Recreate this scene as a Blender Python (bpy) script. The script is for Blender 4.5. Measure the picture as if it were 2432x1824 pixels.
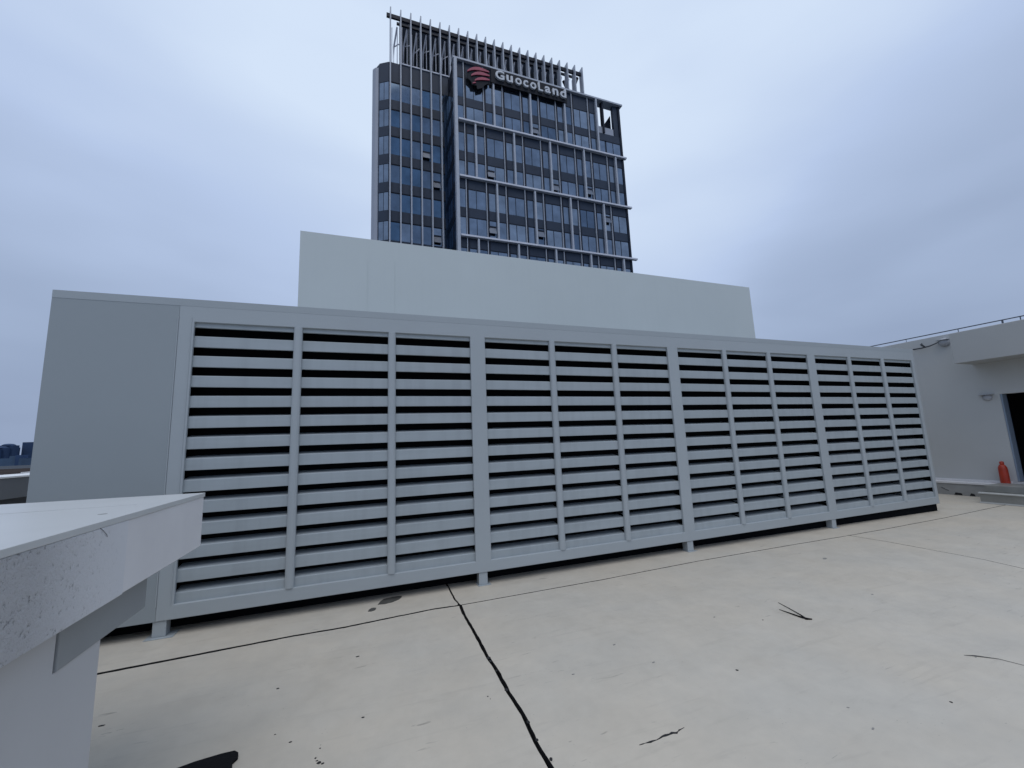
import bpy, bmesh, math, random
from mathutils import Vector, Matrix
random.seed(7)
C = bpy.context.scene
for o in list(bpy.data.objects): bpy.data.objects.remove(o)
R = math.radians
# ---------------------------------------------------------------- camera
CAM = Vector((0.0, 0.0, 1.5591))
r2 = Vector((0.93846458, -0.3431532, -0.03911659)); u2 = Vector((-0.01266512, -0.14737458, 0.98899966)); fw = Vector((0.34514319, 0.92764574, 0.1426519))
cd = bpy.data.cameras.new('camera'); cam = bpy.data.objects.new('camera', cd); C.collection.objects.link(cam)
M = Matrix.Identity(4)
for i in range(3): M[i][0] = r2[i]; M[i][1] = u2[i]; M[i][2] = -fw[i]; M[i][3] = CAM[i]
cam.matrix_world = M
cd.sensor_width = 36; cd.lens = 36 * 975.928 / 2432; cd.clip_start = 0.05; cd.clip_end = 12000
C.camera = cam
# ---------------------------------------------------------------- sky
SUN_AZ, SUN_EL = 195.0, 66.0          # azimuth clockwise from +Y
W = bpy.data.worlds.new('World'); C.world = W; W.use_nodes = True
nt = W.node_tree; nt.nodes.clear(); N = nt.nodes.new; LK = nt.links.new
out = N('ShaderNodeOutputWorld')
sky = N('ShaderNodeTexSky'); sky.sky_type = 'NISHITA'; sky.sun_disc = False
sky.sun_elevation = R(SUN_EL); sky.sun_rotation = R(SUN_AZ); sky.air_density = 1.5; sky.dust_density = 3
bg1 = N('ShaderNodeBackground'); bg1.inputs[1].default_value = 0.07; LK(sky.outputs[0], bg1.inputs[0])
tc = N('ShaderNodeTexCoord'); sep = N('ShaderNodeSeparateXYZ'); LK(tc.outputs['Generated'], sep.inputs[0])
def wmap(sock, a, b, c, d, smooth=True):
    m = N('ShaderNodeMapRange'); m.interpolation_type = 'SMOOTHSTEP' if smooth else 'LINEAR'
    m.inputs[1].default_value = a; m.inputs[2].default_value = b; m.inputs[3].default_value = c; m.inputs[4].default_value = d
    LK(sock, m.inputs[0]); return m.outputs[0]
def wmath(op, a, b):
    m = N('ShaderNodeMath'); m.operation = op
    for k, s in enumerate((a, b)):
        if isinstance(s, (int, float)): m.inputs[k].default_value = s
        else: LK(s, m.inputs[k])
    return m.outputs[0]
# brightness of the overcast deck: darker near the horizon, a brighter thin patch high ahead
el = wmap(sep.outputs[2], -0.02, 0.75, 0.0, 1.0)
sd = Vector((math.sin(R(20)) * math.cos(R(50)), math.cos(R(20)) * math.cos(R(50)), math.sin(R(50))))
dv = N('ShaderNodeVectorMath'); dv.operation = 'DOT_PRODUCT'; LK(tc.outputs['Generated'], dv.inputs[0]); dv.inputs[1].default_value = sd
glow = wmap(dv.outputs['Value'], 0.55, 1.0, 0.0, 1.0)
mp = N('ShaderNodeMapping'); mp.inputs['Scale'].default_value = (1.0, 1.3, 3.6); mp.inputs['Location'].default_value = (3.1, 0.4, 0.7); LK(tc.outputs['Generated'], mp.inputs[0])
nz = N('ShaderNodeTexNoise'); nz.inputs['Scale'].default_value = 1.5; nz.inputs['Detail'].default_value = 4; nz.inputs['Roughness'].default_value = 0.42; nz.inputs['Distortion'].default_value = 0.1
LK(mp.outputs[0], nz.inputs[0])
cl = wmap(nz.outputs[0], 0.3, 0.72, -0.10, 0.10)
v = wmath('ADD', wmath('ADD', wmath('MULTIPLY', el, 0.40), wmath('MULTIPLY', glow, 0.45)), wmath('ADD', cl, 0.14))
rp = N('ShaderNodeValToRGB'); LK(v, rp.inputs[0])
e = rp.color_ramp.elements
e[0].position = 0.0; e[0].color = (0.235, 0.300, 0.455, 1)
e[1].position = 1.0; e[1].color = (0.70, 0.82, 1.0, 1)
k = e.new(0.30); k.color = (0.355, 0.445, 0.63, 1)
k = e.new(0.62); k.color = (0.50, 0.615, 0.85, 1)
bg2 = N('ShaderNodeBackground'); LK(rp.outputs[0], bg2.inputs[0])
LK(wmap(sep.outputs[1], 0.25, -0.6, 1.0, 1.2), bg2.inputs[1])      # sky raised behind the viewer to add light on the facing walls
ms = N('ShaderNodeMixShader'); ms.inputs[0].default_value = 0.93; LK(bg1.outputs[0], ms.inputs[1]); LK(bg2.outputs[0], ms.inputs[2]); LK(ms.outputs[0], out.inputs[0])
# ---------------------------------------------------------------- sun behind the cloud
sl = bpy.data.lights.new('sun', 'SUN'); sl.energy = 1.0; sl.angle = R(50); sl.color = (1.0, 0.95, 0.87)
so = bpy.data.objects.new('sun', sl); C.collection.objects.link(so)
sv = Vector((math.sin(R(SUN_AZ)) * math.cos(R(SUN_EL)), math.cos(R(SUN_AZ)) * math.cos(R(SUN_EL)), math.sin(R(SUN_EL))))
so.rotation_euler = sv.to_track_quat('Z', 'Y').to_euler(); so.location = (0, 0, 30)
C.view_settings.view_transform = 'Standard'; C.view_settings.look = 'None'; C.view_settings.exposure = 0.0; C.view_settings.gamma = 1
C.render.engine = 'CYCLES'

# ================================================================ materials
def mat(name, col, rough=0.6, var=0.0, scale=2.0, bump=0.0, bscale=40.0, metal=0.0, ior=None, streak=0.0, specks=0.0, stretch=(1, 1, 1), spec=None):
    m = bpy.data.materials.new(name); m.use_nodes = True; t = m.node_tree; b = t.nodes['Principled BSDF']
    b.inputs['Roughness'].default_value = rough; b.inputs['Metallic'].default_value = metal
    if ior: b.inputs['IOR'].default_value = ior
    if spec is not None: b.inputs['Specular IOR Level'].default_value = spec
    b.inputs['Base Color'].default_value = (*col, 1)
    n = t.nodes.new; l = t.links.new
    tcn = n('ShaderNodeTexCoord'); mp = n('ShaderNodeMapping'); mp.inputs['Scale'].default_value = stretch; l(tcn.outputs['Object'], mp.inputs[0])
    last = None
    def mul(prev, fac_sock, lo, hi, a, c):
        mr = n('ShaderNodeMapRange'); mr.inputs[1].default_value = a; mr.inputs[2].default_value = c; mr.inputs[3].default_value = lo; mr.inputs[4].default_value = hi; l(fac_sock, mr.inputs[0])
        x = n('ShaderNodeVectorMath'); x.operation = 'SCALE'; l(mr.outputs[0], x.inputs['Scale'])
        if prev is None: x.inputs[0].default_value = col
        else: l(prev, x.inputs[0])
        return x.outputs[0]
    if var:
        t1 = n('ShaderNodeTexNoise'); t1.inputs['Scale'].default_value = scale; t1.inputs['Detail'].default_value = 8; t1.inputs['Roughness'].default_value = 0.6; l(mp.outputs[0], t1.inputs[0])
        last = mul(last, t1.outputs[0], 1 - var, 1 + var, 0.3, 0.7)
    if streak:
        m2 = n('ShaderNodeMapping'); m2.inputs['Scale'].default_value = (9, 9, 0.35); l(tcn.outputs['Object'], m2.inputs[0])
        t2 = n('ShaderNodeTexNoise'); t2.inputs['Scale'].default_value = 1.3; t2.inputs['Detail'].default_value = 5; l(m2.outputs[0], t2.inputs[0])
        last = mul(last, t2.outputs[0], 1 - streak, 1, 0.35, 0.55)
    if specks:
        t3 = n('ShaderNodeTexNoise'); t3.inputs['Scale'].default_value = 45; t3.inputs['Detail'].default_value = 3; t3.inputs['Roughness'].default_value = 0.7; l(tcn.outputs['Object'], t3.inputs[0])
        last = mul(last, t3.outputs[0], 1 - specks, 1, 0.27, 0.33)
    if last is not None: l(last, b.inputs['Base Color'])
    if bump:
        t4 = n('ShaderNodeTexNoise'); t4.inputs['Scale'].default_value = bscale; t4.inputs['Detail'].default_value = 5; l(tcn.outputs['Object'], t4.inputs[0])
        bm = n('ShaderNodeBump'); bm.inputs['Strength'].default_value = bump; bm.inputs['Distance'].default_value = 0.01; l(t4.outputs[0], bm.inputs['Height']); l(bm.outputs[0], b.inputs['Normal'])
    return m
m_wall = mat('grey_wall_vignetted', (0.275, 0.308, 0.322), 0.55, 0.03, 0.6, 0.04, 18)  # same paint as the frame, darkened for lens vignetting at the left
m_wall2 = mat('pale_wall_paint', (0.52, 0.565, 0.555), 0.6, 0.035, 0.35, 0.05, 8, streak=0.008)
m_frame = mat('grey_frame_paint', (0.35, 0.385, 0.40), 0.42, 0.04, 0.8, 0.04, 25)
m_cap = mat('grey_cap_paint', (0.325, 0.36, 0.375), 0.45, 0.04, 0.8, 0.04, 25)
m_slat = mat('grey_louvre_paint', (0.335, 0.375, 0.392), 0.42, 0.06, 1.2, 0.05, 9, stretch=(0.6, 1, 5), streak=0.07)
m_cavity = mat('black_cavity_shade', (0.005, 0.006, 0.008), 0.95, 0.1, spec=0.1)  # black colour stands in for shade inside and under the louvre wall
m_lead = mat('grey_coping_paint', (0.53, 0.54, 0.53), 0.38, 0.05, 1.4, 0.04, 8)
m_fascia = mat('smooth_fascia_paint', (0.70, 0.69, 0.69), 0.45, 0.05, 2.2, 0.05, 20)
m_render = mat('light_grey_wall_render', (0.50, 0.50, 0.50), 0.6, 0.04, 1.5, 0.05, 30)
m_beam = mat('blue_grey_beam_shaded', (0.27, 0.285, 0.29), 0.5, 0.05, 2.0, 0.04, 20)  # shade under the fascia put into this darker colour
m_right = mat('grey_building_render', (0.475, 0.48, 0.468), 0.65, 0.04, 0.7, 0.04, 14)
m_kerb = mat('kerb_concrete', (0.30, 0.30, 0.29), 0.7, 0.12, 3, 0.2, 30)
m_step = mat('weathered_metal_step', (0.30, 0.30, 0.28), 0.45, 0.12, 4, 0.08, 30, metal=0.3)
m_nosing = mat('bright_step_nosing', (0.55, 0.56, 0.54), 0.4, 0.05, 8)
m_joint = mat('joint_filler', (0.012, 0.012, 0.013), 0.85, 0.3, 20, 0.5, 60)
m_black = mat('black_rubber', (0.004, 0.004, 0.005), 0.8, 0.2, 8, 0.3, 60, spec=0.2)
m_dark = mat('dark_metal', (0.05, 0.055, 0.065), 0.5, 0.1)
m_canopy = mat('canopy_render_darkened', (0.395, 0.40, 0.39), 0.65, 0.04, 0.7, 0.04, 14)  # wall render, darkened to cancel the brighter light on the canopy
m_fdark = mat('slate_grey_fascia', (0.15, 0.16, 0.175), 0.6, 0.05)
m_fdark2 = mat('wall_shade_charcoal', (0.05, 0.055, 0.065), 0.6, 0.05)  # near-black stands in for the shadow gap under the far fascia
m_jamb = mat('blue_grey_door_jamb', (0.22, 0.27, 0.34), 0.45, 0.05)
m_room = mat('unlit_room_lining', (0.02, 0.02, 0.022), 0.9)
m_red = mat('red_cover_vinyl', (0.38, 0.035, 0.014), 0.4, 0.15, 9, 0.15, 30)
m_lamp = mat('grey_lamp_plastic', (0.36, 0.37, 0.39), 0.4, 0.05)
m_white = mat('white_coping_and_glare', (0.78, 0.78, 0.77), 0.5, 0.05)
m_stain = mat('damp_stain', (0.075, 0.073, 0.065), 0.6, 0.3, 12)
m_scuff = mat('grey_scuff', (0.24, 0.23, 0.21), 0.6, 0.2, 30)
m_rail = mat('dark_rail', (0.06, 0.07, 0.09), 0.5)
# roof-deck coating: beige-grey with trowel smears, scuffs and small pits
def deck_mat():
    m = bpy.data.materials.new('beige_deck_coating'); m.use_nodes = True; t = m.node_tree; b = t.nodes['Principled BSDF']; n = t.nodes.new; l = t.links.new
    g = n('ShaderNodeNewGeometry')
    def noise(scale, detail=6, rough=0.6, vec=None, dist=0.0):
        q = n('ShaderNodeTexNoise'); q.inputs['Scale'].default_value = scale; q.inputs['Detail'].default_value = detail; q.inputs['Roughness'].default_value = rough; q.inputs['Distortion'].default_value = dist
        l(vec or g.outputs['Position'], q.inputs[0]); return q.outputs[0]
    def rng(s, a, c, lo, hi):
        q = n('ShaderNodeMapRange'); q.inputs[1].default_value = a; q.inputs[2].default_value = c; q.inputs[3].default_value = lo; q.inputs[4].default_value = hi; l(s, q.inputs[0]); return q.outputs[0]
    def mp(rot, sc):
        q = n('ShaderNodeMapping'); q.inputs['Rotation'].default_value = (0, 0, R(rot)); q.inputs['Scale'].default_value = sc; l(g.outputs['Position'], q.inputs[0]); return q.outputs[0]
    def mul(a, c):
        q = n('ShaderNodeMath'); q.operation = 'MULTIPLY'; l(a, q.inputs[0])
        if isinstance(c, float): q.inputs[1].default_value = c
        else: l(c, q.inputs[1])
        return q.outputs[0]
    mix = n('ShaderNodeMix'); mix.data_type = 'RGBA'; l(rng(noise(0.8, 5), 0.38, 0.62, 0, 1), mix.inputs[0])
    mix.inputs[6].default_value = (0.53, 0.478, 0.392, 1); mix.inputs[7].default_value = (0.51, 0.472, 0.400, 1)
    f = rng(noise(2.4, 8, 0.65), 0.3, 0.7, 0.93, 1.045)
    f = mul(f, rng(noise(3.0, 6, 0.6, mp(-38, (0.5, 4.5, 1)), 0.8), 0.30, 0.43, 0.93, 1.0))     # trowel smears
    f = mul(f, rng(noise(14, 5, 0.6), 0.3, 0.6, 0.97, 1.015))
    # thin dark scuffs, only here and there
    sc = rng(noise(5.0, 3, 0.5, mp(25, (0.9, 7.0, 1)), 1.2), 0.665, 0.70, 0, 1)
    mk = rng(noise(1.1, 2), 0.52, 0.60, 0, 1)
    f = mul(f, rng(mul(sc, mk), 0, 1, 1.0, 0.66))
    sp = rng(noise(70, 2, 0.5), 0.715, 0.75, 0, 1)
    f = mul(f, rng(mul(sp, rng(noise(1.7, 3), 0.48, 0.6, 0.15, 1)), 0, 1, 1.0, 0.5))
    x = n('ShaderNodeVectorMath'); x.operation = 'SCALE'; l(mix.outputs[2], x.inputs[0]); l(f, x.inputs['Scale']); l(x.outputs[0], b.inputs['Base Color'])
    l(rng(noise(3.5, 5), 0.3, 0.7, 0.42, 0.68), b.inputs['Roughness'])
    bp = n('ShaderNodeBump'); bp.inputs['Strength'].default_value = 0.22; bp.inputs['Distance'].default_value = 0.006
    ad = n('ShaderNodeMath'); ad.operation = 'ADD'; l(noise(3.0, 4), ad.inputs[0]); l(mul(noise(60, 3), 0.25), ad.inputs[1]); l(ad.outputs[0], bp.inputs['Height']); l(bp.outputs[0], b.inputs['Normal'])
    return m
m_deck = deck_mat()
# rough sprayed coating on the near fascia
def rough_fascia():
    m = bpy.data.materials.new('rough_sprayed_fascia'); m.use_nodes = True; t = m.node_tree; b = t.nodes['Principled BSDF']; n = t.nodes.new; l = t.links.new
    tcn = n('ShaderNodeTexCoord')
    gp = n('ShaderNodeNewGeometry'); sx = n('ShaderNodeSeparateXYZ'); l(gp.outputs['Position'], sx.inputs[0])
    fd = n('ShaderNodeMapRange'); fd.inputs[1].default_value = 2.02; fd.inputs[2].default_value = 1.55; fd.inputs[3].default_value = 0.08; fd.inputs[4].default_value = 1.0; l(sx.outputs[1], fd.inputs[0])
    a = n('ShaderNodeTexNoise'); a.inputs['Scale'].default_value = 65; a.inputs['Detail'].default_value = 7; a.inputs['Roughness'].default_value = 0.7; l(gp.outputs['Position'], a.inputs[0])
    r1 = n('ShaderNodeMapRange'); r1.inputs[1].default_value = 0.33; r1.inputs[2].default_value = 0.43; r1.inputs[3].default_value = 0.35; r1.inputs[4].default_value = 1.0; l(a.outputs[0], r1.inputs[0])
    mx = n('ShaderNodeMix'); l(fd.outputs[0], mx.inputs[0]); mx.inputs[2].default_value = 1.0; l(r1.outputs[0], mx.inputs[3])
    x = n('ShaderNodeVectorMath'); x.operation = 'SCALE'; x.inputs[0].default_value = (0.66, 0.665, 0.68); l(mx.outputs[0], x.inputs['Scale']); l(x.outputs[0], b.inputs['Base Color'])
    b.inputs['Roughness'].default_value = 0.33
    bp = n('ShaderNodeBump'); l(fd.outputs[0], bp.inputs['Strength']); bp.inputs['Distance'].default_value = 0.022; l(a.outputs[0], bp.inputs['Height']); l(bp.outputs[0], b.inputs['Normal'])
    return m
m_rough = rough_fascia()
def glass(name, col, rough=0.06):
    return mat(name, col, rough, 0.25, 0.55, metal=0.9)
m_glass = [glass('blue_window_glass', (0.14, 0.18, 0.235)), glass('blue_window_glass_pale', (0.175, 0.215, 0.265), 0.1), glass('blue_window_glass_deep', (0.085, 0.12, 0.17))]
m_wglass = glass('deep_blue_wing_glass', (0.060, 0.105, 0.165))
m_sideglass = glass('dark_side_glass', (0.03, 0.055, 0.10), 0.15)
m_sash = mat('grey_blue_sash', (0.10, 0.13, 0.18), 0.4)
m_span = mat('charcoal_spandrel', (0.026, 0.040, 0.066), 0.5, 0.15, 0.5, spec=0.25)
m_fin = mat('pale_aluminium_fin', (0.42, 0.45, 0.50), 0.4, 0.08, 1.5)
m_dfin = mat('dark_mullion_and_shade', (0.005, 0.010, 0.023), 0.5, 0.1, spec=0.2)
m_ledge = mat('pale_floor_ledge', (0.62, 0.64, 0.70), 0.5, 0.08, 1)
m_screen = mat('dark_mesh_screen', (0.004, 0.010, 0.021), 0.8, 0.4, 1.2, spec=0.1)
m_letter = mat('pale_sign_letters', (0.60, 0.62, 0.64), 0.4, 0.05)
m_emblem = mat('crimson_sign_emblem', (0.33, 0.022, 0.065), 0.4, 0.15, 1)
m_sback = mat('black_sign_backing', (0.003, 0.005, 0.011), 0.8, 0.2)
m_tside = mat('tower_pale_cladding', (0.34, 0.37, 0.43), 0.5, 0.05, 0.3)
m_city = mat('city_ground', (0.06, 0.075, 0.09), 0.8, 0.3, 0.01)
m_far = mat('far_tower_haze_blue', (0.018, 0.045, 0.105), 0.8, 0.35, 0.03)  # distance haze put into the blue colour
m_far2 = mat('far_pale_block', (0.05, 0.09, 0.15), 0.9, 0.4, 0.02)
m_brown = mat('brown_roof_membrane', (0.035, 0.026, 0.022), 0.95, 0.35, 0.06, spec=0.05)
m_trim = mat('pale_roof_edge', (0.16, 0.18, 0.20), 0.5)

# ================================================================ helpers
COL = C.collection
class MB:
    def __init__(s): s.v = []; s.f = []; s.m = []
    def add(s, vs, fs, mi=0):
        k = len(s.v); s.v += [tuple(p) for p in vs]; s.f += [tuple(i + k for i in f) for f in fs]; s.m += [mi] * len(fs); return s
    def box(s, x0, y0, z0, x1, y1, z1, mi=0):
        x0, x1 = sorted((x0, x1)); y0, y1 = sorted((y0, y1)); z0, z1 = sorted((z0, z1))
        vs = [(x, y, z) for z in (z0, z1) for y in (y0, y1) for x in (x0, x1)]
        return s.add(vs, [(0, 2, 3, 1), (4, 5, 7, 6), (0, 1, 5, 4), (2, 6, 7, 3), (0, 4, 6, 2), (1, 3, 7, 5)], mi)
    def prism(s, poly, z0, z1, mi=0):
        n = len(poly); a = sum(poly[i][0] * poly[(i + 1) % n][1] - poly[(i + 1) % n][0] * poly[i][1] for i in range(n))
        if a < 0: poly = poly[::-1]
        vs = [(x, y, z0) for x, y in poly] + [(x, y, z1) for x, y in poly]
        return s.add(vs, [tuple(range(n))[::-1], tuple(range(n, 2 * n))] + [(i, (i + 1) % n, n + (i + 1) % n, n + i) for i in range(n)], mi)
    def extr(s, prof, a0, a1, axis='x', mi=0):   # profile (p,q) swept along an axis; x: (y,z); y: (x,z)
        n = len(prof)
        if axis == 'x': vs = [(a0, p, q) for p, q in prof] + [(a1, p, q) for p, q in prof]
        else: vs = [(p, a0, q) for p, q in prof] + [(p, a1, q) for p, q in prof]
        return s.add(vs, [tuple(range(n)), tuple(range(n, 2 * n))[::-1]] + [(i, n + i, n + (i + 1) % n, (i + 1) % n) for i in range(n)], mi)
    def tube(s, pts, rad, n=8, mi=0):
        pts = [Vector(p) for p in pts]; rads = rad if isinstance(rad, (list, tuple)) else [rad] * len(pts)
        k = len(s.v); rings = []
        for i, p in enumerate(pts):
            d = (pts[min(i + 1, len(pts) - 1)] - pts[max(i - 1, 0)]).normalized()
            a = d.cross(Vector((0, 0, 1)));  a = a.normalized() if a.length > 1e-3 else Vector((1, 0, 0)); b = d.cross(a)
            rings.append([p + (a * math.cos(t) + b * math.sin(t)) * rads[i] for t in [2 * math.pi * j / n for j in range(n)]])
        vs = [q for r in rings for q in r]; fs = []
        for i in range(len(pts) - 1):
            for j in range(n): fs.append((i * n + j, i * n + (j + 1) % n, (i + 1) * n + (j + 1) % n, (i + 1) * n + j))
        fs.append(tuple(range(n))[::-1]); fs.append(tuple(range((len(pts) - 1) * n, len(pts) * n)))
        return s.add(vs, fs, mi)
    def lathe(s, prof, c, n=20, axis='z', mi=0):
        vs = []; fs = []
        for r, h in prof:
            for j in range(n):
                t = 2 * math.pi * j / n; a, b = r * math.cos(t), r * math.sin(t)
                vs.append((c[0] + a, c[1] + b, c[2] + h) if axis == 'z' else (c[0] + h, c[1] + a, c[2] + b))
        for i in range(len(prof) - 1):
            for j in range(n): fs.append((i * n + j, i * n + (j + 1) % n, (i + 1) * n + (j + 1) % n, (i + 1) * n + j))
        fs.append(tuple(range(n))[::-1]); fs.append(tuple(range((len(prof) - 1) * n, len(prof) * n)))
        return s.add(vs, fs, mi)
    def build(s, name, mats, parent=None, bevel=0, smooth=False, seg=2):
        if not isinstance(mats, (list, tuple)): mats = [mats]
        off = Vector((0, 0, 0)); p = parent
        while p is not None: off += p.location; p = p.parent
        me = bpy.data.meshes.new(name); me.from_pydata([tuple(Vector(v) - off) for v in s.v], [], s.f)
        for m in mats: me.materials.append(m)
        for i, f in enumerate(me.polygons): f.material_index = s.m[i]; f.use_smooth = smooth
        bm = bmesh.new(); bm.from_mesh(me); bmesh.ops.recalc_face_normals(bm, faces=bm.faces); bm.to_mesh(me); bm.free()
        o = bpy.data.objects.new(name, me); COL.objects.link(o)
        if parent is not None: o.parent = parent
        if bevel:
            b = o.modifiers.new('bevel', 'BEVEL'); b.width = bevel; b.segments = seg; b.limit_method = 'ANGLE'; b.angle_limit = R(40); b.harden_normals = False
        return o
def plate(xs, zs, hole, d0, d1, axis='y'):      # a slab with rectangular holes; axis = its thickness direction
    mb = MB(); nx, nz = len(xs), len(zs)
    P = (lambda a, d, z: (a, d, z)) if axis == 'y' else (lambda a, d, z: (d, a, z))
    vs = [P(x, d, z) for d in (d0, d1) for z in zs for x in xs]; I = lambda k, i, j: k * nx * nz + j * nx + i
    F = lambda i, j: 0 <= i < nx - 1 and 0 <= j < nz - 1 and not hole(i, j); fs = []
    for i in range(nx - 1):
        for j in range(nz - 1):
            if not F(i, j): continue
            for k in (0, 1): fs.append((I(k, i, j), I(k, i + 1, j), I(k, i + 1, j + 1), I(k, i, j + 1)))
            if not F(i - 1, j): fs.append((I(0, i, j), I(1, i, j), I(1, i, j + 1), I(0, i, j + 1)))
            if not F(i + 1, j): fs.append((I(0, i + 1, j), I(1, i + 1, j), I(1, i + 1, j + 1), I(0, i + 1, j + 1)))
            if not F(i, j - 1): fs.append((I(0, i, j), I(1, i, j), I(1, i + 1, j), I(0, i + 1, j)))
            if not F(i, j + 1): fs.append((I(0, i, j + 1), I(1, i, j + 1), I(1, i + 1, j + 1), I(0, i + 1, j + 1)))
    used = sorted({i for f in fs for i in f}); mpd = {a: b for b, a in enumerate(used)}
    return mb.add([vs[i] for i in used], [tuple(mpd[i] for i in f) for f in fs])
def tag(o, label, cat=None, group=None, kind=None):
    if label: o['label'] = label
    if cat: o['category'] = cat
    if group: o['group'] = group
    if kind: o['kind'] = kind
    return o
def thing(name, loc, label, cat, group=None):
    o = bpy.data.objects.new(name, None); o.empty_display_size = 0.2; o.location = loc; COL.objects.link(o); return tag(o, label, cat, group)

# ================================================================ setting: roof deck in jointed slabs
def jag(path, step=0.05, amp=0.003, rnd=None):
    rnd = rnd or random; o = []
    for (a, b) in zip(path, path[1:]):
        n = max(1, int(math.hypot(b[0] - a[0], b[1] - a[1]) / step))
        for i in range(n): t = i / n; o.append((a[0] + (b[0] - a[0]) * t + rnd.uniform(-amp, amp), a[1] + (b[1] - a[1]) * t + rnd.uniform(-amp, amp)))
    o.append(path[-1]); return o
def off(path, dx, dy): return [(x + dx, y + dy) for x, y in path]
J1 = [(0.865, -6), (0.87, 1.2), (0.886, 2.05), (0.886, 2.24), (0.908, 2.47), (0.901, 2.71), (0.914, 2.99), (0.907, 3.2), (0.922, 3.62), (0.93, 4.05), (0.946, 4.245)]
J1b = [(0.946, 4.265), (0.930, 4.42), (0.946, 4.855), (0.96, 6.0), (0.98, 13.0)]
J2 = [(-5.0, 4.02), (-1.777, 4.166), (-0.515, 4.226), (-0.106, 4.215), (0.30, 4.250), (0.695, 4.275), (0.946, 4.255)]
J3 = [(0.946, 4.255), (2.59, 4.27), (4.02, 4.325), (5.71, 4.32), (6.872, 4.30)]
J3b = [(6.872, 4.30), (7.83, 4.304), (9.48, 4.343), (11.26, 4.433), (12.74, 4.5)]
J4 = [(6.70, -6), (6.762, 2.519), (6.856, 2.866), (6.905, 3.83), (6.872, 4.29)]
def slab(poly):
    mb = MB().prism(poly, -0.05, 0.0); mb.m = [0, 0] + [1] * (len(mb.f) - 2); o = mb.build('roof_floor', [m_deck, m_joint]); return tag(o, None, None, None, 'structure')
j1l = jag(off(J1, -0.0135, 0), 0.06, 0.0022); j1r = jag(off(J1, 0.0135, 0), 0.05, 0.003)
tp = lambda s_: [(x, y + s_ * (0.013 + 0.006 * min(1, max(0, (0.6 - x) / 2.2)))) for x, y in J2]
j2d = jag(tp(-1), 0.05, 0.0028); j2u = jag(tp(1), 0.05, 0.0028)
slabA = slab([(-5.0, -6)] + j1l[:-1] + [(0.932, 4.242)] + j2d[::-1][1:])
slab([(-5.0, 13)] + [(x, y) for x, y in j2u[:-1]] + [(0.925, 4.27)] + jag(off(J1b, -0.008, 0), 0.05, 0.002)[1:])
slabC = slab(j1r[::-1][1:] + [(6.694, -6)] + jag(off(J4, -0.006, 0), 0.2, 0.001)[1:-1] + [(6.866, 4.292)] + jag(off(J3, 0, -0.008), 0.1, 0.001)[::-1][1:-1] + [(0.962, 4.247)])
slab([(0.955, 4.264)] + jag(off(J3, 0, 0.008), 0.1, 0.001)[1:-1] + jag(off(J3b, 0, 0.008), 0.1, 0.001)[:-1] + [(12.74, 4.508), (12.74, 13), (0.99, 13)] + jag(off(J1b, 0.008, 0), 0.05, 0.002)[::-1][1:])
slab([(6.706, -6), (12.74, -6), (12.74, 4.492)] + jag(off(J3b, 0, -0.008), 0.1, 0.001)[::-1][1:-1] + [(6.878, 4.292)] + jag(off(J4, 0.006, 0), 0.2, 0.001)[::-1][1:-1])
tag(MB().box(-5.0, -6, -0.3, 12.74, 13, -0.046).build('roof_underlay', m_joint), None, kind='structure')
# marks on the deck: crack, pits, stains
def flat(poly, name, m, parent, z=0.0016, t=0.003):
    return MB().prism(poly, z - t, z).build(name, m, parent)
cr = [(1.365, 2.007, .0008), (1.385, 2.006, .003), (1.40, 2.0055, .0008), (1.414, 2.004, .003), (1.43, 2.002, .006), (1.446, 2.003, .0045), (1.47, 2.001, .0015), (1.49, 2.004, .003), (1.515, 2.010, .005), (1.535, 2.010, .0075), (1.56, 2.008, .0045), (1.58, 2.011, .0075), (1.60, 2.001, .006), (1.615, 2.007, .0012), (1.628, 2.013, .0042), (1.64, 2.014, .002), (1.667, 2.018, .0006)]
flat([(x, y + w) for x, y, w in cr] + [(x, y - w) for x, y, w in cr[::-1]], 'crack', m_joint, slabC)
def blob(x, y, r, name, parent, m=m_joint, el=1.0, ang=0.0):
    n = 9; ph = random.random() * 6
    P = []
    for i in range(n):
        t = ph + 2 * math.pi * i / n; q = r * random.uniform(0.75, 1.15); a, b = q * math.cos(t) * el, q * math.sin(t)
        P.append((x + a * math.cos(ang) - b * math.sin(ang), y + a * math.sin(ang) + b * math.cos(ang)))
    return flat(P, name, m, parent)
for x, y, r in [(2.384, 2.313, .009), (3.183, 1.582, .008), (3.211, 2.786, .006)]: blob(x, y, r, 'pit', slabC)
for x, y, r, e_ in [(0.769, 2.722, .005, 1.0), (0.776, 2.690, .0025, 1.0), (-0.194, 2.585, .006, .8), (-0.185, 2.562, .004, 1.6), (-0.175, 2.543, .009, 1.2), (-0.157, 2.53, .006, 1.3), (-0.178, 2.653, .0035, 1.4), (0.037, 2.829, .006, 1.8), (0.002, 3.609, .008, 1.8), (-0.335, 2.771, .006, 1.3), (-1.415, 3.388, .007, 3.0), (-0.425, 2.875, .003, 2), (-0.495, 3.382, .008, 1.2)]:
    blob(x, y, r, 'pit', slabA, m_joint if r < .008 or e_ > 1.19 else m_stain, e_)
for x, y, r, e_ in [(3.95, 1.785, .006, 3.2), (2.55, 1.62, .005, 2.6), (2.62, 1.78, .004, 2), (1.85, 2.95, .007, 2.2), (1.95, 2.62, .006, 2.5), (2.9, 3.0, .006, 2), (4.6, 2.75, .008, 1.6), (5.4, 3.7, .02, 2.2), (1.37, 2.72, .006, 2)]:
    blob(x, y, r, 'scuff', slabC, m_scuff, e_, random.uniform(-.6, .4))
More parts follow.
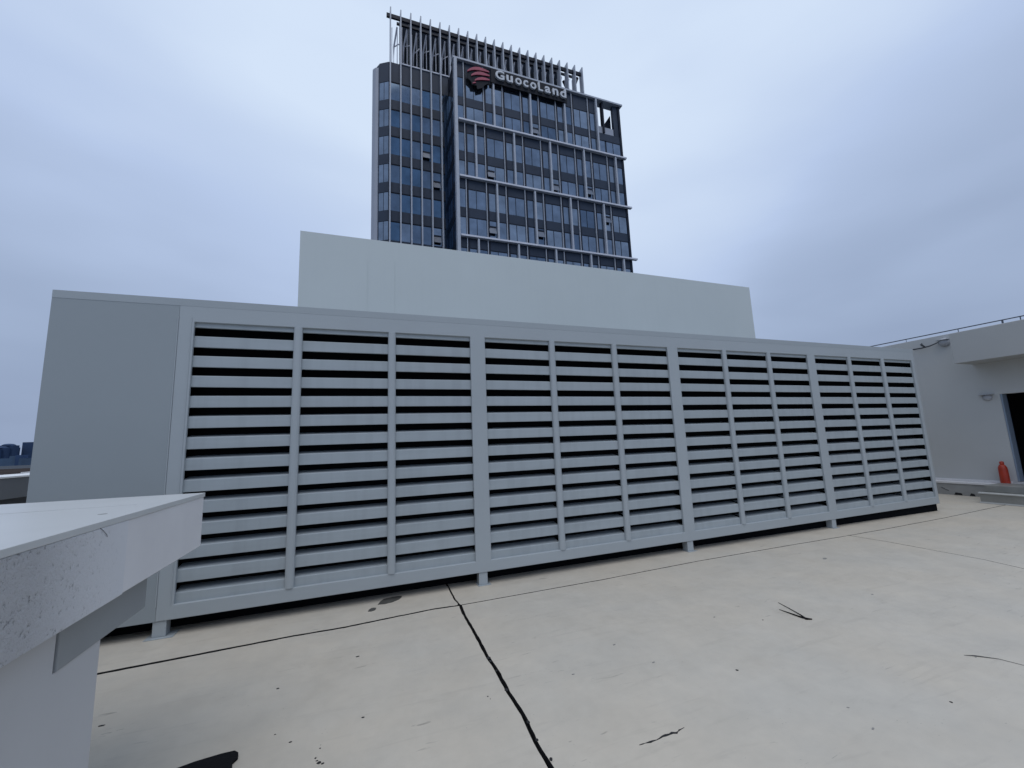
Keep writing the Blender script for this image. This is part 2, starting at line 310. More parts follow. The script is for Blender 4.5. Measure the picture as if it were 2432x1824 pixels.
for y, w in [(3.17, .02), (3.12, .016), (2.74, -.016), (2.40, .014), (2.25, -.012), (2.10, .012), (2.98, .011), (1.8, .014)]:
    blob(0.905 + (0.004 if w > 0 else -0.006), y, abs(w), 'chipped_edge', slabC if w > 0 else slabA, m_joint, .8)
# ================================================================ things on the deck
st = MB().prism([(0.187, 4.641), (0.215, 4.72), (0.255, 4.782), (0.344, 4.80), (0.40, 4.795), (0.436, 4.78), (0.43, 4.74), (0.40, 4.69), (0.329, 4.64), (0.25, 4.625)], -0.001, 0.002).build('damp_stain', m_stain, slabA)
st.name = 'damp_stain'
lf = MB().prism([(0.092, 4.495), (0.105, 4.54), (0.125, 4.566), (0.15, 4.566), (0.17, 4.55), (0.158, 4.50), (0.125, 4.485)], 0.0005, 0.005).build('dead_leaf', m_stain); tag(lf, 'small curled dark leaf lying on the floor beside the open joint, under the louvres', 'leaf')
tw = MB().tube([(3.652, 2.98, .004), (3.61, 2.84, .006), (3.567, 2.712, .006), (3.53, 2.64, .006), (3.569, 2.620, .005)], [.0022, .003, .004, .009, .005], 7)
tw.tube([(3.52, 2.872, .004), (3.522, 2.76, .006), (3.525, 2.68, .007), (3.54, 2.632, .007)], [.002, .005, .006, .008], 7)
tag(tw.build('forked_twig', m_black, smooth=True), 'thin black forked twig lying alone in the middle of the pale floor', 'twig')
tw = MB().tube([(3.90, 1.822, .003), (3.952, 1.787, .004), (4.033, 1.706, .003), (4.065, 1.604, .003), (4.08, 1.45, .003)], [.001, .0035, .0016, .0012, .001], 6)
tag(tw.build('bent_wire', m_stain, smooth=True), 'fine dark bent wire on the pale floor near the right edge', 'wire')
rb = MB().prism([(-0.86, 2.45), (-0.86, 2.768), (-0.77, 2.79), (-0.66, 2.80), (-0.60, 2.798), (-0.578, 2.775), (-0.570, 2.735), (-0.588, 2.707), (-0.578, 2.66), (-0.60, 2.45)], 0.001, 0.016)
tag(rb.build('rubber_offcut', m_black, bevel=0.004), 'black rubber offcut with a ragged rounded corner lying by the low wall', 'rubber offcut')

# ================================================================ louvred plant wall
YW = 4.70; X_L = -2.6; X_R = 10.17; ZT = 3.08; ZB = 0.137; OZ0, OZ1 = 0.261, 2.853
PW, TM, BP, S0 = 0.8676, 0.0819, 2.950, -1.5334
lw = thing('louvre_wall', (0, YW, 0), 'long grey painted metal wall with twelve louvred panels raised on short posts', 'louvre wall')
opens = []
for b in range(4): opens.append((S0 + b * BP, S0 + b * BP + 3 * PW + 2 * TM))
opens[-1] = (opens[-1][0], 10.085)
xs = [-1.66]
for a, b in opens: xs += [a, b]
xs += [X_R]
plate(xs, [ZB, OZ0, OZ1, ZT], lambda i, j: j == 1 and i % 2 == 1, YW, YW + 0.034).build('frame', m_frame, lw, bevel=0.006)
plate([X_L, -1.66], [ZB, ZT], lambda i, j: False, YW + 0.001, YW + 0.07).build('blank_panel', m_wall, lw)
MB().box(X_L, YW - 0.0012, 3.010, X_R, YW - 0.0003, ZT + .0012).box(X_L, YW + 0.0, ZT + .0003, X_R, YW + .1, ZT + .0012).build('cap_flashing', m_cap, lw)
for x in (-1.664, -1.557):
    MB().box(x - 0.004, YW - 0.004, ZB + .12, x + 0.004, YW + 0.003, 2.90).build('cover_strip', m_frame, lw, bevel=0.002)
prof = [(0.022, 0.0), (0.002, 0.0), (0.0, 0.003), (0.0, 0.104), (0.0015, 0.109), (0.006, 0.112), (0.150, 0.136), (0.151, 0.131), (0.009, 0.1065), (0.006, 0.103), (0.006, 0.007), (0.022, 0.007)]
YF = YW + 0.028
for b in range(4):
    for i in range(3):
        x0 = S0 + b * BP + i * (PW + TM); x1 = x0 + PW
        if b == 3 and i == 2: x1 = 10.085
        mb = MB()
        for kx in range(0, 14):
            z = 2.807 - 0.1976 * kx
            dz = random.uniform(-.0012, .0012); e0, e1 = random.uniform(-.0015, .0015), random.uniform(-.0015, .0015)
            P0 = [(YF + p, z + q + dz + e0) for p, q in prof]; P1 = [(YF + p, z + q + dz + e1) for p, q in prof]
            n = len(prof); xa, xb = x0 - 0.012, x1 + 0.012
            mb.add([(xa, p, q) for p, q in P0] + [(xb, p, q) for p, q in P1], [tuple(range(n)), tuple(range(n, 2 * n))[::-1]] + [(j, n + j, n + (j + 1) % n, (j + 1) % n) for j in range(n)])
        mb.build('louvre_panel', m_slat, lw)
        if i < 2:
            mm = MB().prism([(x1, YW + .034), (x1, YW + .010), (x1 + .006, YW - .002), (x1 + .022, YW - .012), (x1 + TM / 2, YW - .015), (x1 + TM - .022, YW - .012), (x1 + TM - .006, YW - .002), (x1 + TM, YW + .010), (x1 + TM, YW + .034)], OZ0 - 0.002, OZ1 + 0.002)
            mm.build('mullion', m_frame, lw, bevel=0.003)
MB().box(-1.60, YF + 0.152, OZ0 - .02, 10.10, YF + 0.155, OZ1 + .02).build('shade_sheet', m_cavity, lw)  # black sheet added so the louvre gaps read as deep shade
MB().box(10.102, YW + 0.035, OZ0 - .02, 10.106, YW + 0.36, OZ1 + .02).box(-1.575, YW + 0.035, OZ0 - .02, -1.571, YW + 0.36, OZ1 + .02).build('side_shade_sheet', m_cavity, lw)  # black sheets added to hide the lit ends of the box
MB().box(X_L + .05, YW + 0.36, ZB + .02, X_R - .02, YW + 0.40, ZT - .05).build('back_shade_sheet', m_cavity, lw)  # black back sheet painted as the darkness behind the slats
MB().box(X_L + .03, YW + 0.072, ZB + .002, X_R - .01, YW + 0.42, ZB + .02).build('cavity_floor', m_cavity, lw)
# deep box behind the louvres
MB().box(X_L, YW + 0.092, ZT - .04, X_R, 8.0, ZT - .003).build('roof_sheet', m_wall, lw)
MB().box(X_L, YW + 0.071, ZB, X_L + .04, 8.0, ZT - .042).build('end_panel', m_wall, lw)
MB().box(X_R - .008, YW + 0.071, ZB, X_R, 8.0, ZT - .042).build('end_panel', m_wall, lw)
MB().prism([(X_L + .05, YW + .24), (4, YW + .22), (X_R - .01, YW + .05), (X_R - .01, YW + .60), (X_L + .05, YW + .60)], 0.001, ZB - .002).build('light_block', m_cavity, lw)  # black block added to keep light out from under the wall
for kx in range(4):
    x = -1.631 + 2.950 * kx
    MB().box(x - .05, YW + .012, 0.004, x + .05, YW + .11, ZB - .001).build('post', m_frame, lw, bevel=0.004)
    w = 0.095 if kx == 0 else 0.065
    MB().box(x - w, YW - .015 if kx else YW - .03, 0.001, x + w + .02, YW + .13, 0.0045).build('base_plate', m_frame, lw, bevel=0.001)
for kx, x in enumerate([-2.45]):
    MB().box(x - .05, YW + .012, 0.001, x + .05, YW + .11, ZB - .001).build('post', m_frame if kx == 0 else m_cavity, lw)

# upper plant-room wall behind
uw = thing('plant_room', (4.5, 8.0, 0), 'plain pale grey upper wall of the rooftop plant room rising behind the louvred wall', 'plant room')
MB().box(-1.09, 8.003, 0.0, 10.18, 8.25, 5.62).build('front_wall', m_wall2, uw, bevel=0.004)
MB().box(-1.09, 8.252, 0.0, -0.85, 13.0, 5.62).build('side_wall', m_wall2, uw)
MB().box(9.94, 8.252, 0.0, 10.18, 13.0, 5.62).build('side_wall', m_wall2, uw)
MB().box(-0.848, 12.75, 0.0, 9.938, 13.0, 5.62).build('back_wall', m_wall2, uw)
MB().box(-0.848, 8.252, 5.2, 9.938, 12.748, 5.3).build('roof', m_wall2, uw)
for x in (0.09, 0.60): MB().box(x, 7.9985, 3.1, x + .008, 8.0028, 5.2).build('cover_strip', m_wall2, uw)

# ================================================================ near parapet (left foreground)
np_ = thing('parapet', (-0.9, 1.0, 0), 'low grey parapet with broad pale coping, rough near fascia and recessed beam at left', 'parapet')
sk = lambda x: 2.857 - 0.109 * (x + 0.828)     # its end runs slightly skew
MB().prism([(-0.822, -4), (-0.822, 2.857), (-6.5, sk(-6.5)), (-6.5, -4)], 1.328, 1.350).build('coping', m_lead, np_, bevel=0.0015)
MB().prism([(-0.826, 2.035), (-0.826, 2.850), (-4.9, sk(-4.9) - .007), (-4.9, 2.035)], 1.062, 1.3275).build('smooth_fascia', m_fascia, np_, bevel=0.003)
MB().prism([(-0.823, -4), (-0.823, 2.033), (-4.9, 2.033), (-4.9, -4)], 1.060, 1.3275).build('rough_fascia', m_rough, np_, bevel=0.003)
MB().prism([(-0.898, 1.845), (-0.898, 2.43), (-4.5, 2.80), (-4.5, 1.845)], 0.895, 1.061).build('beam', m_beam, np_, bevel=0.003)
MB().extr([(-4, 0), (2.104, 0), (2.104, .894), (1.843, .894), (1.843, 1.059), (-4, 1.059)], -4.5, -0.905, 'x').build('wall', m_render, np_, bevel=0.003)
lin = MB().box(-3.2, 2.40, 1.3502, -0.95, 2.404, 1.3512); lin.build('lap_seam', m_lead, np_)
MB().tube([(-0.8225, 1.84, 1.331), (-0.8215, 1.86, 1.318), (-0.8215, 1.885, 1.30), (-0.8225, 1.89, 1.292)], .0007, 5).build('hairline_crack', m_joint, np_)
flat([(-0.945, 2.088), (-0.93, 2.082), (-0.915, 2.09), (-0.925, 2.098)], 'scuff', m_stain, np_, 1.3508, .0006)

# far parapet at the left edge of the roof
fp = thing('parapet', (-5.2, 5.0, 0), 'distant parapet with a white coping at the far left edge of the roof', 'parapet')
MB().box(-6.2, 3.3, 1.325, -5.2, 22, 1.35).build('coping', m_white, fp)
MB().box(-6.1, 3.3, 1.0, -5.215, 22, 1.323).build('fascia', m_fdark, fp)
MB().box(-6.0, 3.3, -0.3, -5.30, 22, 0.998).build('wall', m_fdark2, fp)
# host building below the deck
hb = MB().box(-6.3, -8, -60, 14.5, 14.0, -0.302).build('host_building', m_right); tag(hb, 'building body whose flat roof carries the louvred wall', 'building')

# ================================================================ building on the right
XW = 13.0
rbd = thing('roof_building', (XW, 2, 0), 'plain grey rendered building with a canopy and open doorway at the right', 'building')
ys = [-6, 2.9, 4.67, 13]; zs = [-0.2, 0.34, 2.20, 3.71]
plate(ys, zs, lambda i, j: i == 1 and j == 1, XW, XW + 0.20, 'x').build('wall', m_right, rbd, bevel=0.004)
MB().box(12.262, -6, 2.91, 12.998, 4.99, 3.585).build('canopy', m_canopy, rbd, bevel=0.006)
MB().box(XW + .004, 4.640, 0.345, XW + .195, 4.668, 2.198).build('door_jamb', m_jamb, rbd, bevel=0.003)
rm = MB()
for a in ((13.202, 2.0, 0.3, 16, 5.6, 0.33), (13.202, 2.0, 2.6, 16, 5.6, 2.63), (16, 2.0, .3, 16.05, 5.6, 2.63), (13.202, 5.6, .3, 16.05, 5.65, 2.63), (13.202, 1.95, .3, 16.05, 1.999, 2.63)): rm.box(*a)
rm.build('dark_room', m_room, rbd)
MB().box(XW + .202, -6, 3.6, 20, 13, 3.70).build('roof', m_right, rbd)
MB().box(12.73, -6, -0.04, 12.998, 13, 0.255).build('kerb', m_kerb, rbd)
MB().box(12.712, -6, 0.257, 12.998, 13, 0.30).build('kerb_cap', m_fascia, rbd, bevel=0.005)
MB().box(12.975, 4.74, 0.302, 12.998, 13, 0.345).build('skirting', m_fascia, rbd, bevel=0.004)
for (y0, z0, y1, z1) in ((5.46, .008, 5.60, .060), (5.25, .006, 5.345, .062)):
    MB().extr([(y1, z0), (y1 - .03, z1), (y0 + .015, z1 - .01), (y0, z0)], 12.722, 12.729, 'x').build('drain_hole', m_joint, rbd)
MB().tube([(12.726, 5.81, .16), (12.725, 5.74, .12), (12.726, 5.68, .09)], .006, 5).build('crack', m_dark, rbd)
# steps
stp = thing('door_step', (12.2, 4.0, 0), 'two-tread weathered step in front of the doorway kerb', 'step')
MB().box(11.76, -3, 0.003, 12.708, 4.79, 0.19).build('lower_step', m_step, stp, bevel=0.004)
MB().box(12.10, -3, 0.192, 12.708, 4.83, 0.325).build('upper_step', m_step, stp, bevel=0.006)
MB().box(11.735, -3, 0.188, 11.80, 4.80, 0.214).build('nosing', m_nosing, stp, bevel=0.004)
MB().box(11.742, -3, 0.004, 11.758, 4.80, 0.03).build('edge_trim', m_nosing, stp)
# extinguisher in its red cover
ex = thing('fire_extinguisher', (12.86, 4.80, 0.30), 'red fire extinguisher standing on the kerb beside the dark doorway', 'fire extinguisher')
MB().lathe([(0.060, 0.0), (0.072, .012), (0.073, .03), (0.071, .30), (0.066, .345), (0.048, .385), (0.032, .40)], (12.86, 4.80, 0.301), 24).build('body', m_red, ex, smooth=True)
MB().lathe([(0.030, .398), (0.034, .41), (0.036, .45), (0.026, .465), (0.01, .47)], (12.86, 4.80, 0.301), 16).build('valve_cover', m_red, ex, smooth=True)
# lamps
wl = thing('wall_lamp', (XW, 5.5, 3.45), 'grey dome lamp beside a black bracket arm high on the right building', 'lamp')
MB().tube([(12.95, 5.96, 3.483), (12.90, 5.78, 3.475), (12.90, 5.62, 3.49), (12.92, 5.50, 3.53), (12.99, 5.36, 3.60)], [.016, .017, .016, .012, .006], 8).build('arm', m_dark, wl, smooth=True)
MB().tube([(12.88, 5.70, 3.49), (12.86, 5.735, 3.53), (12.85, 5.745, 3.562), (12.855, 5.74, 3.585)], [.014, .022, .028, .012], 10).build('knob', m_dark, wl, smooth=True)
MB().lathe([(0.105, 0.0), (0.108, -.012), (0.098, -.05), (0.065, -.09), (0.02, -.105)], (12.998, 5.38, 3.53), 24, 'x').build('dome', m_lamp, wl, smooth=True)
MB().box(12.86, 5.27, 3.575, 12.998, 5.49, 3.59).build('hood', m_lamp, wl, bevel=0.004)
bl = thing('bulkhead_lamp', (XW, 4.85, 2.15), 'small grey bulkhead lamp on the wall beside the doorway top', 'lamp')
MB().lathe([(0.075, 0.0), (0.075, -.02), (0.055, -.05), (0.02, -.062)], (12.998, 4.86, 2.15), 20, 'x').build('lens', m_lamp, bl, smooth=True)
MB().box(12.90, 4.75, 2.205, 12.998, 4.97, 2.215).build('hood', m_lamp, bl)
# rail on the roof edge
rl = thing('roof_rail', (XW + .05, 4, 3.71), 'thin dark metal rail on low brackets along the right building roof edge', 'rail')
MB().tube([(XW + .02, 13, 3.785), (XW + .02, -6, 3.785)], 0.012, 8).build('rail_bar', m_rail, rl, smooth=True)
for y, r in [(7.6, .006), (6.10, .005), (5.12, .007), (4.41, .016), (4.15, .009), (3.1, .016), (1.8, .009), (.5, .016)]: MB().tube([(XW + .02, y, 3.705), (XW + .02, y, 3.78)], r, 6).build('bracket', m_rail, rl)

# ================================================================ glass tower
YB, YG = 46.0, 49.6
tw_ = thing('office_tower', (20, 55, -60), 'tall blue glass office tower with vertical fins and a finned rooftop crown', 'tower')
T = tw_
L = lambda k: 10.7 + 1.322 * k
# structural body: wing with chamfered corner, projecting box with open top corner
MB().prism([(1.30, 51.2), (1.78, 50.35), (2.96, 49.66), (10.8, 49.66), (10.8, 70), (1.3, 70)], -60, 52.0).build('wing_body', m_span, T)
MB().prism([(0.95, 50.95), (1.30, 50.55), (1.75, 50.45), (1.80, 50.80), (1.29, 51.4), (0.95, 51.8)], -60, 51.6).build('corner_column', m_tside, T, bevel=0.12)
bd = MB().box(10.86, YB + .14, -60, 32.0, 66, 51.25); bd.build('box_body', m_span, T)
MB().box(32.003, YB + .14, -60, 36.0, 66, 46.2).build('box_body', m_span, T)
tiers = [(51.25, 42.75), (42.4, 34.9), (34.55, 27.0), (26.65, 19.2)]
rows = [(49.0, 46.15, 0), (44.95, 42.78, 0), (41.1, 38.45, 1), (37.15, 34.92, 1), (33.3, 30.75, 2), (29.5, 27.03, 2), (25.45, 22.9, 3)]
wins = []
for (z1, z0, t) in rows:
    lines = [k_ for k_ in range(20) if not (k_ % 2 == 0 and k_ > 0 and ((k_ // 2) % 2 == (1 if t % 2 == 0 else 0)))]
    if lines[-1] != 19: lines.append(19)
    for a, b in zip(lines, lines[1:]):
        if t == 0 and z0 > 46 and a >= 16: continue
        x0, x1 = L(a) + .22, L(b) - .06
        wins.append(((x1 - x0) * (z1 - z0), x0, x1, z0, z1, YB, [L(j) for j in range(a + 1, b)], 0))
wrows = [(49.1, 46.5), (45.1, 42.65), (41.25, 38.7), (37.3, 34.8), (33.4, 30.95), (29.5, 27.0), (25.6, 23.0)]
for z1, z0 in wrows:
    for k_ in range(6):
        x0, x1 = 3.09 + 1.322 * k_ + .1, 3.09 + 1.322 * (k_ + 1) - .06
        if k_ == 5: x1 = 10.15
        wins.append(((x1 - x0) * (z1 - z0), x0, x1, z0, z1, YG, [], 1))
wins.sort(key=lambda w: -w[0])
def win(mb, x0, x1, z0, z1, y, mul, g):
    mb.box(x0, y + .05, z0, x1, y + .13, z1, g)
    for x in mul: mb.box(x - .03, y + .01, z0, x + .03, y + .048, z1, 3)
    mb.box(x0, y + .02, z1 - .10, x1, y + .048, z1, 3)
rest = MB()
for i, (a, x0, x1, z0, z1, y, mul, w_) in enumerate(wins):
    g = random.choices((0, 1, 2), (7, 3, 1))[0] if not w_ else random.choices((4, 2, 0), (6, 3, 1))[0]
    if i < 100:
        mb = MB(); win(mb, x0, x1, z0, z1, y, mul, g); mb.build('window', m_glass + [m_dfin, m_wglass], T)
    else: win(rest, x0, x1, z0, z1, y, mul, g)
tag(rest.build('window', m_glass + [m_dfin, m_wglass], T), None, kind='stuff')
# open sashes
for x, z, y in [(L(3) + .25, 35.3, YB), (L(9) + 1.5, 35.2, YB), (L(3) + .2, 27.6, YB), (L(8) + .25, 28.1, YB), (L(13) + 1.5, 35.6, YB), (L(16) + .2, 31.8, YB), (7.25, 38.9, YG), (8.55, 34.9, YG), (8.55, 27.3, YG), (L(8) + .2, 43.1, YB)]:
    MB().add([(x, y + .04, z + .9), (x + .95, y + .04, z + .9), (x + .95, y - .28, z), (x, y - .28, z), (x, y + .03, z + .93), (x + .95, y + .03, z + .93), (x + .95, y - .31, z + .03), (x, y - .31, z + .03)], [(0, 1, 2, 3), (4, 5, 6, 7), (0, 1, 5, 4), (2, 3, 7, 6), (0, 3, 7, 4), (1, 2, 6, 5)]).build('open_sash', m_sash, T)
    MB().box(x, y + .0, z + .93, x + .95, y + .045, z + 1.15).build('sash_gap_shade', m_dfin, T)  # dark strip painted as the shaded gap above the open sash
# spandrels
for z0, z1 in [(44.98, 46.12), (37.18, 38.42), (29.53, 30.72), (41.13, 42.38), (33.33, 34.53), (25.48, 26.63)]:
    MB().box(10.9, YB + .035, z0, 35.9, YB + .137, z1).build('spandrel', m_span, T)
MB().box(10.9, YB + .035, 49.03, 32.0, YB + .137, 51.24).build('spandrel', m_span, T)
for z0, z1 in [(49.13, 52.0), (45.13, 46.47), (41.28, 42.62), (37.33, 38.67), (33.43, 34.77), (29.53, 30.92), (25.63, 26.97)]:
    MB().box(2.98, YG - .02, z0, 10.75, YG + .057, z1).build('spandrel', m_span, T)
    d = Vector((-1.18, .69, 0)).normalized(); nn = Vector((-d.y, d.x, 0)) * -1
    if nn.y > 0: nn = -nn
    a = Vector((2.96, 49.66, 0)); b = Vector((1.80, 50.34, 0)); q = nn * .06
    MB().prism([(a.x, a.y), (b.x, b.y), (b.x + q.x, b.y + q.y), (a.x + q.x, a.y + q.y)], z0, z1).build('corner_spandrel', m_span, T)
q1 = nn * .025
for z1, z0 in wrows:
    mb = MB()
    for t0, t1 in ((.03, .47), (.53, .97)):
        c0, c1 = a.lerp(b, t0), a.lerp(b, t1)
        mb.prism([(c0.x, c0.y), (c1.x, c1.y), (c1.x + q1.x, c1.y + q1.y), (c0.x + q1.x, c0.y + q1.y)], z0 + .02, z1 - .02)
    mb.build('corner_window', m_glass[1], T)
# west cheek of the projecting box, dark glass with bands
MB().box(10.80, YB + .3, 10, 10.858, YG + .05, 51.2).build('cheek_glass', m_sideglass, T)
MB().box(10.16, YG - .022, 10, 10.78, YG + .058, 49.1).build('recess_glass', m_sideglass, T)
for z0, z1 in [(44.98, 46.12), (37.18, 38.42), (29.53, 30.72), (41.13, 42.38), (33.33, 34.53), (25.48, 26.63), (49.03, 51.2)]:
    MB().box(10.775, YB + .35, z0, 10.798, YG - .03, z1).build('cheek_band', m_dfin, T)
MB().box(10.72, YB + 1.9, 10, 10.774, YB + 2.0, 51).build('cheek_mullion', m_dfin, T)
# ledges, roof edge, edge fin
MB().box(11.2, YB - .42, 42.47, 36.45, YB + .03, 42.69).build('ledge', m_ledge, T)
MB().box(11.2, YB - .42, 34.62, 36.65, YB + .03, 34.84).build('ledge', m_ledge, T)
MB().box(11.2, YB - .42, 26.73, 36.85, YB + .03, 26.95).build('ledge', m_ledge, T)
MB().box(10.6, YB - .35, 51.26, 36.5, YB + 1.0, 51.50).build('roof_edge', m_fin, T)
MB().box(10.72, YB - .45, 5, 11.10, YB + .28, 51.24).build('edge_fin', m_fin, T)
MB().box(35.82, YB - .05, -60, 36.15, YB + .5, 51.24).build('edge_column', m_dfin, T)
# fins per tier
for t, (z1, z0) in enumerate(tiers):
    for k_ in range(1, 19):
        x = L(k_)
        if k_ % 2 == 1:
            if k_ == 17 and t == 0: continue
            MB().box(x - .05, YB - .16, z0 + .02, x + .03, YB + .03, z1 - .02).box(x + .031, YB - .04, z0 + .02, x + .32, YB + .034, z1 - .02, 1).build('fin', [m_fin, m_dfin], T)  # dark strip beside each thin fin stands in for its shadow
        elif (k_ // 2) % 2 == (0 if t % 2 == 0 else 1):
            MB().box(x - .05, YB - .34, z0 + .02, x + .17, YB + .032, z1 - .02).build('fin', m_fin, T)
# open corner: post, raking slab, stub wall
MB().box(33.0, YB - .1, 46.2, 33.25, YB + .5, 51.24).build('corner_post', m_dfin, T)
MB().box(35.0, YB + .1, 46.2, 35.80, YB + .6, 51.24).build('corner_post', m_span, T)
MB().add([(33.3, YB + 1.2, 47.6), (35.3, YB + 1.2, 50.6), (35.3, YB + 1.2, 46.3), (33.3, YB + 1.2, 46.3), (33.3, YB + 1.5, 47.6), (35.3, YB + 1.5, 50.6), (35.3, YB + 1.5, 46.3), (33.3, YB + 1.5, 46.3)], [(0, 1, 2, 3), (4, 5, 6, 7), (0, 1, 5, 4), (1, 2, 6, 5), (2, 3, 7, 6), (3, 0, 4, 7)]).build('raking_slab', m_dfin, T)
MB().box(32.2, YB + .16, 46.21, 34.9, YB + .5, 47.3).build('stub_wall', m_tside, T)
# wing fins, continuing up as the crown
CZ1, CZ0 = 59.9, 52.2
for k_ in range(23):
    x = 3.09 + 1.322 * k_
    lo = 0 if k_ < 6 else 51.6
    y0 = YG - .55
    MB().box(x - .07, y0, lo, x + .08, YG - .022 if k_ < 6 else YG + .25, CZ1).box(x - .07, YG - .020 if k_ < 6 else YG + .26, 52.1, x + .08, YG + .4, CZ1).build('crown_fin', m_fin, T)
    if k_ < 22:
        # secondary post and bracket behind each bay
        xx = x + .66; dz = random.uniform(-.5, .3)
        MB().tube([(xx - .1, YG + 1.5, 52.1), (xx - .1, YG + 1.5, 56.2 + dz), (xx + .28, YG + .9, 58.6)], .12, 5).tube([(xx - .1, YG + 1.5, 56.2 + dz), (xx + .9, YG + 2.1, 57.6)], .08, 5).box(xx + .30, YG + 1.3, 52.1, xx + .40, YG + 1.5, 59.2 + dz).box(xx - .42, YG + .9, 52.1, xx - .34, YG + 1.1, 58.6 + dz).build('crown_brace', m_ledge, T)
MB().box(2.6, YG - .15, 58.75, 32.35, YG + .12, 59.30).build('crown_beam', m_dfin, T)
MB().box(4.0, YG + 1.0, 59.3, 32.35, YG + 1.25, 59.6).build('crown_beam', m_dfin, T)
MB().box(4.3, YG - .12, 52.02, 32.3, YG + .05, 52.2).build('crown_sill', m_ledge, T)
for k_ in range(21):
    x = 4.45 + 1.322 * k_
    if k_ < 19: MB().box(x, YG + 2.2, 51.5, x + 1.30, YG + 2.35, 61.6 + random.uniform(-.12, .12)).build('crown_screen', m_screen, T)
MB().tube([(29.6, YG + 1.2, 58.3), (31.5, YG + 1.6, 55.2), (31.9, YG + 1.2, 52.1)], .2, 6).tube([(31.9, YG + .5, 58.8), (30.3, YG + 1.4, 54), (29.9, YG + 1.4, 52)], .12, 6).build('crown_brace', m_dfin, T)
MB().box(30.2, YG + 1.0, 55.4, 32.2, YG + 1.2, 55.6).build('crown_rail', m_dfin, T)

# ================================================================ sign on the tower
sg = thing('company_sign', (19.5, YB - .6, 49.4), 'raised pale letters and crimson swoosh emblem on the tower, just below its crown', 'sign')
MB().box(15.7, YB - .45, 49.0, 27.0, YB - .35, 51.15).box(16.5, YB - .34, 49.6, 16.6, YB + .03, 50.6).box(26, YB - .34, 49.6, 26.1, YB + .03, 50.6).build('backing_and_shadow', m_sback, sg)  # black panel, reaching below the letters to stand for their shadow too
spans = [('G', 16.25, 17.5, 1.32), ('u', 17.8, 18.7, 1.0), ('o', 19.05, 19.98, 1.0), ('c', 20.22, 20.95, 1.0), ('o', 21.25, 22.15, 1.0), ('L', 22.45, 23.15, 1.32), ('a', 23.45, 24.3, 1.0), ('n', 24.65, 25.5, 1.0), ('d', 25.8, 26.75, 1.36)]
for ch, x0, x1, h in spans:
    cu = bpy.data.curves.new('letter', 'FONT'); cu.body = ch; cu.size = 1; cu.extrude = 0.06; cu.offset = 0.022; cu.resolution_u = 4
    to = bpy.data.objects.new('letter_tmp', cu); COL.objects.link(to); bpy.context.view_layer.update()
    me = bpy.data.meshes.new_from_object(to.evaluated_get(bpy.context.evaluated_depsgraph_get()))
    bpy.data.objects.remove(to)
    vx = [v.co.x for v in me.vertices]; vy = [v.co.y for v in me.vertices]
    ax, bx, ay, by = min(vx), max(vx), min(vy), max(vy)
    for v in me.vertices:
        X = x0 + (v.co.x - ax) / (bx - ax) * (x1 - x0); Z = 49.5 + (v.co.y - ay) / (by - ay) * h; Yy = YB - .62 - v.co.z * 2.2
        v.co = Vector((X, Yy, Z)) - sg.location
    me.materials.clear(); me.materials.append(m_letter)
    o = bpy.data.objects.new('letter', me); COL.objects.link(o); o.parent = sg
# emblem: dark disc with three crimson swooshes
def disc(cx, cz, rx, rz, y0, y1, n=28):
    mb = MB(); P = [(cx + rx * math.cos(2 * math.pi * i / n), cz + rz * math.sin(2 * math.pi * i / n)) for i in range(n)]
    vs = [(x, y0, z) for x, z in P] + [(x, y1, z) for x, z in P]
    return mb.add(vs, [tuple(range(n))[::-1], tuple(range(n, 2 * n))] + [(i, (i + 1) % n, n + (i + 1) % n, n + i) for i in range(n)])
EP = [(12.35, 49.35), (12.55, 49.9), (13.1, 50.35), (14.0, 50.6), (15.0, 50.62), (15.5, 50.4), (15.5, 48.95), (15.1, 48.5), (14.75, 48.2), (14.5, 47.75), (13.75, 47.35), (13.65, 47.85), (13.05, 47.75), (12.95, 48.2), (12.5, 48.55)]
MB().add([(x, y, z) for y in (YB - .5, YB - .4) for x, z in EP], [tuple(range(15))[::-1], tuple(range(15, 30))] + [(i, (i + 1) % 15, 15 + (i + 1) % 15, 15 + i) for i in range(15)]).build('emblem_plate', m_sback, sg)
def swoosh(pts, y0, y1):
    mb = MB(); up = [(x, z + w) for x, z, w in pts]; dn = [(x, z - w) for x, z, w in pts][::-1]; P = up + dn; n = len(P)
    vs = [(x, y0, z) for x, z in P] + [(x, y1, z) for x, z in P]
    return mb.add(vs, [tuple(range(n))[::-1], tuple(range(n, 2 * n))] + [(i, (i + 1) % n, n + (i + 1) % n, n + i) for i in range(n)])
def arc(x0, z0, x1, z1, bul, w):
    o = []
    for i in range(11):
        t = i / 10; o.append((x0 + (x1 - x0) * t, z0 + (z1 - z0) * t + bul * math.sin(math.pi * t ** .8), .03 + w * math.sin(math.pi * (0.12 + .8 * t))))
    return o
for a_ in (arc(12.45, 49.55, 15.4, 50.28, .42, .20), arc(12.95, 49.05, 15.45, 49.72, .32, .20), arc(13.4, 48.45, 15.45, 49.1, .22, .17), arc(13.1, 47.95, 13.55, 48.15, .02, .06)):
    swoosh(a_, YB - .62, YB - .51).build('swoosh', m_emblem, sg)

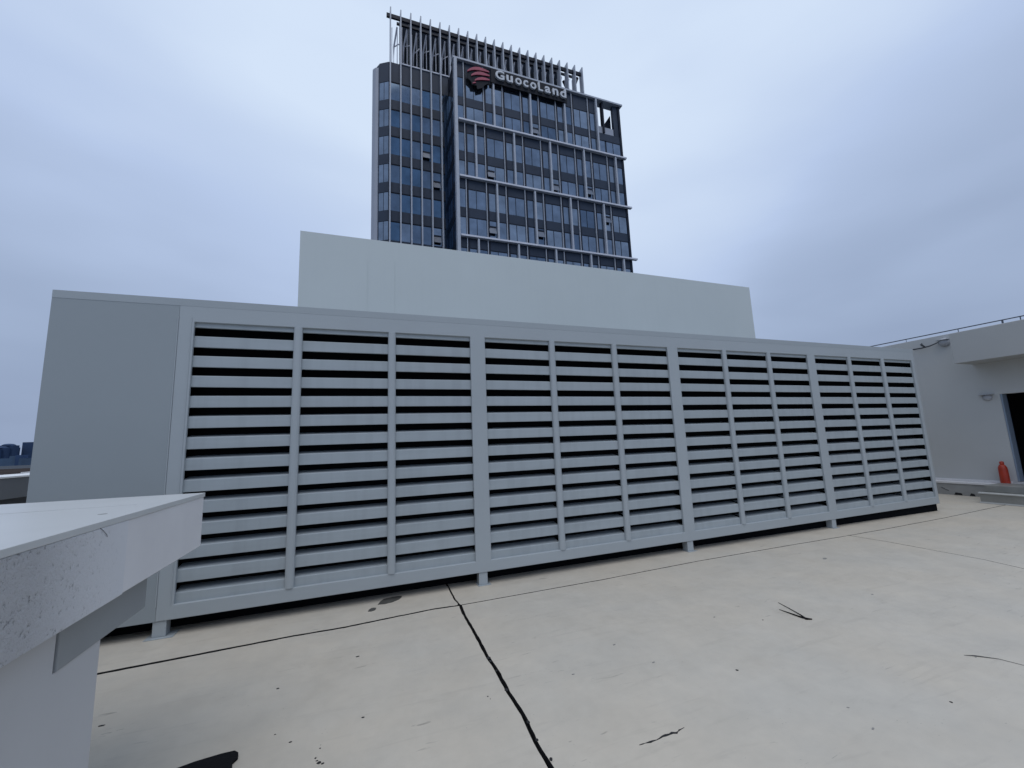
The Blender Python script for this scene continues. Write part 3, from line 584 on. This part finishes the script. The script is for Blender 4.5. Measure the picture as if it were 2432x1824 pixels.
# ================================================================ beyond the roof
tag(MB().add([(-6000, -6000, -60), (6000, -6000, -60), (6000, 9000, -60), (-6000, 9000, -60)], [(0, 1, 2, 3)]).build('city_ground', m_city), None, kind='structure')
nb = thing('low_building', (-70, 110, -60), 'low dark brown roofed building just beyond the distant parapet', 'building')
MB().box(-140, 75, -60, -25, 168, -0.15).build('roof_block', m_brown, nb)
MB().box(-140, 168.1, -60, -25, 169, 0.75).build('roof_edge', m_trim, nb)
for x, y, w in [(-52, 92, 7), (-60, 92, 2.2), (-46, 110, 10)]: MB().box(x, y, -0.14, x + w, y + 3.0, 0.02).build('roof_glare', m_white, nb)  # white slabs painted as glare lying on the dark roof
rnd = random.Random(3)
def polar(az, d): return (d * math.sin(R(az)), d * math.cos(R(az)))
labs = [(-31.4, 24, 1.35, 'dark blue tower at the extreme left edge of the skyline'), (-30.88, 22, 1.45, 'narrow dark tower second from the left on the skyline'), (-30.50, 24, 1.68, 'round topped tallest tower of the left skyline cluster'), (-30.24, 12, 1.50, 'slim tower on the right flank of the skyline cluster'), (-29.17, 26, 1.86, 'broad flat topped dark tower on the skyline next to the louvred wall edge')]
D = 1500
for i, (az, w, elv, lab) in enumerate(labs):
    x, y = polar(az, D + i * 12); zt = 1.56 + D * math.tan(R(elv)) * 1.0
    t_ = thing('skyline_tower', (x, y, -60), lab, 'tower', 'far towers on the skyline')
    mb = MB(); mb.box(x - w / 2, y, -60, x + w / 2, y + 20, zt - (3 if i < 4 else 0)); mb.build('body', m_far, t_)
    if i < 4: MB().lathe([(w * .48, 0), (w * .44, 1.5), (w * .3, 3.5), (w * .1, 4.2)], (x, y + 8, zt - 3), 12).build('roof_cap', m_far, t_)
for i, (az, w, elv, m_, lab) in enumerate([(-31.0, 30, .38, m_far2, 'low pale block below the cluster of skyline towers'), (-30.35, 22, .42, m_far2, 'low pale block right of the skyline cluster foot'), (-29.95, 16, .60, m_far2, 'mid height pale block in the dip of the skyline'), (-29.72, 10, .66, m_far, 'small dark block left of the broad skyline tower'), (-29.46, 12, .36, m_far2, 'small pale block in front of the broad skyline tower'), (-29.2, 18, .3, m_far2, 'low block at the foot of the broad skyline tower')]):
    x, y = polar(az, D - 60 - i * 15); zt = 1.56 + (D - 60) * math.tan(R(elv))
    o = MB().box(x - w / 2, y, -60, x + w / 2, y + 20, zt).build('skyline_block', m_); tag(o, lab, 'building', 'low blocks on the skyline')
tag(MB().box(-1100, 1480, -60, -640, 1700, 4).build('far_city', m_far2), None, kind='structure')
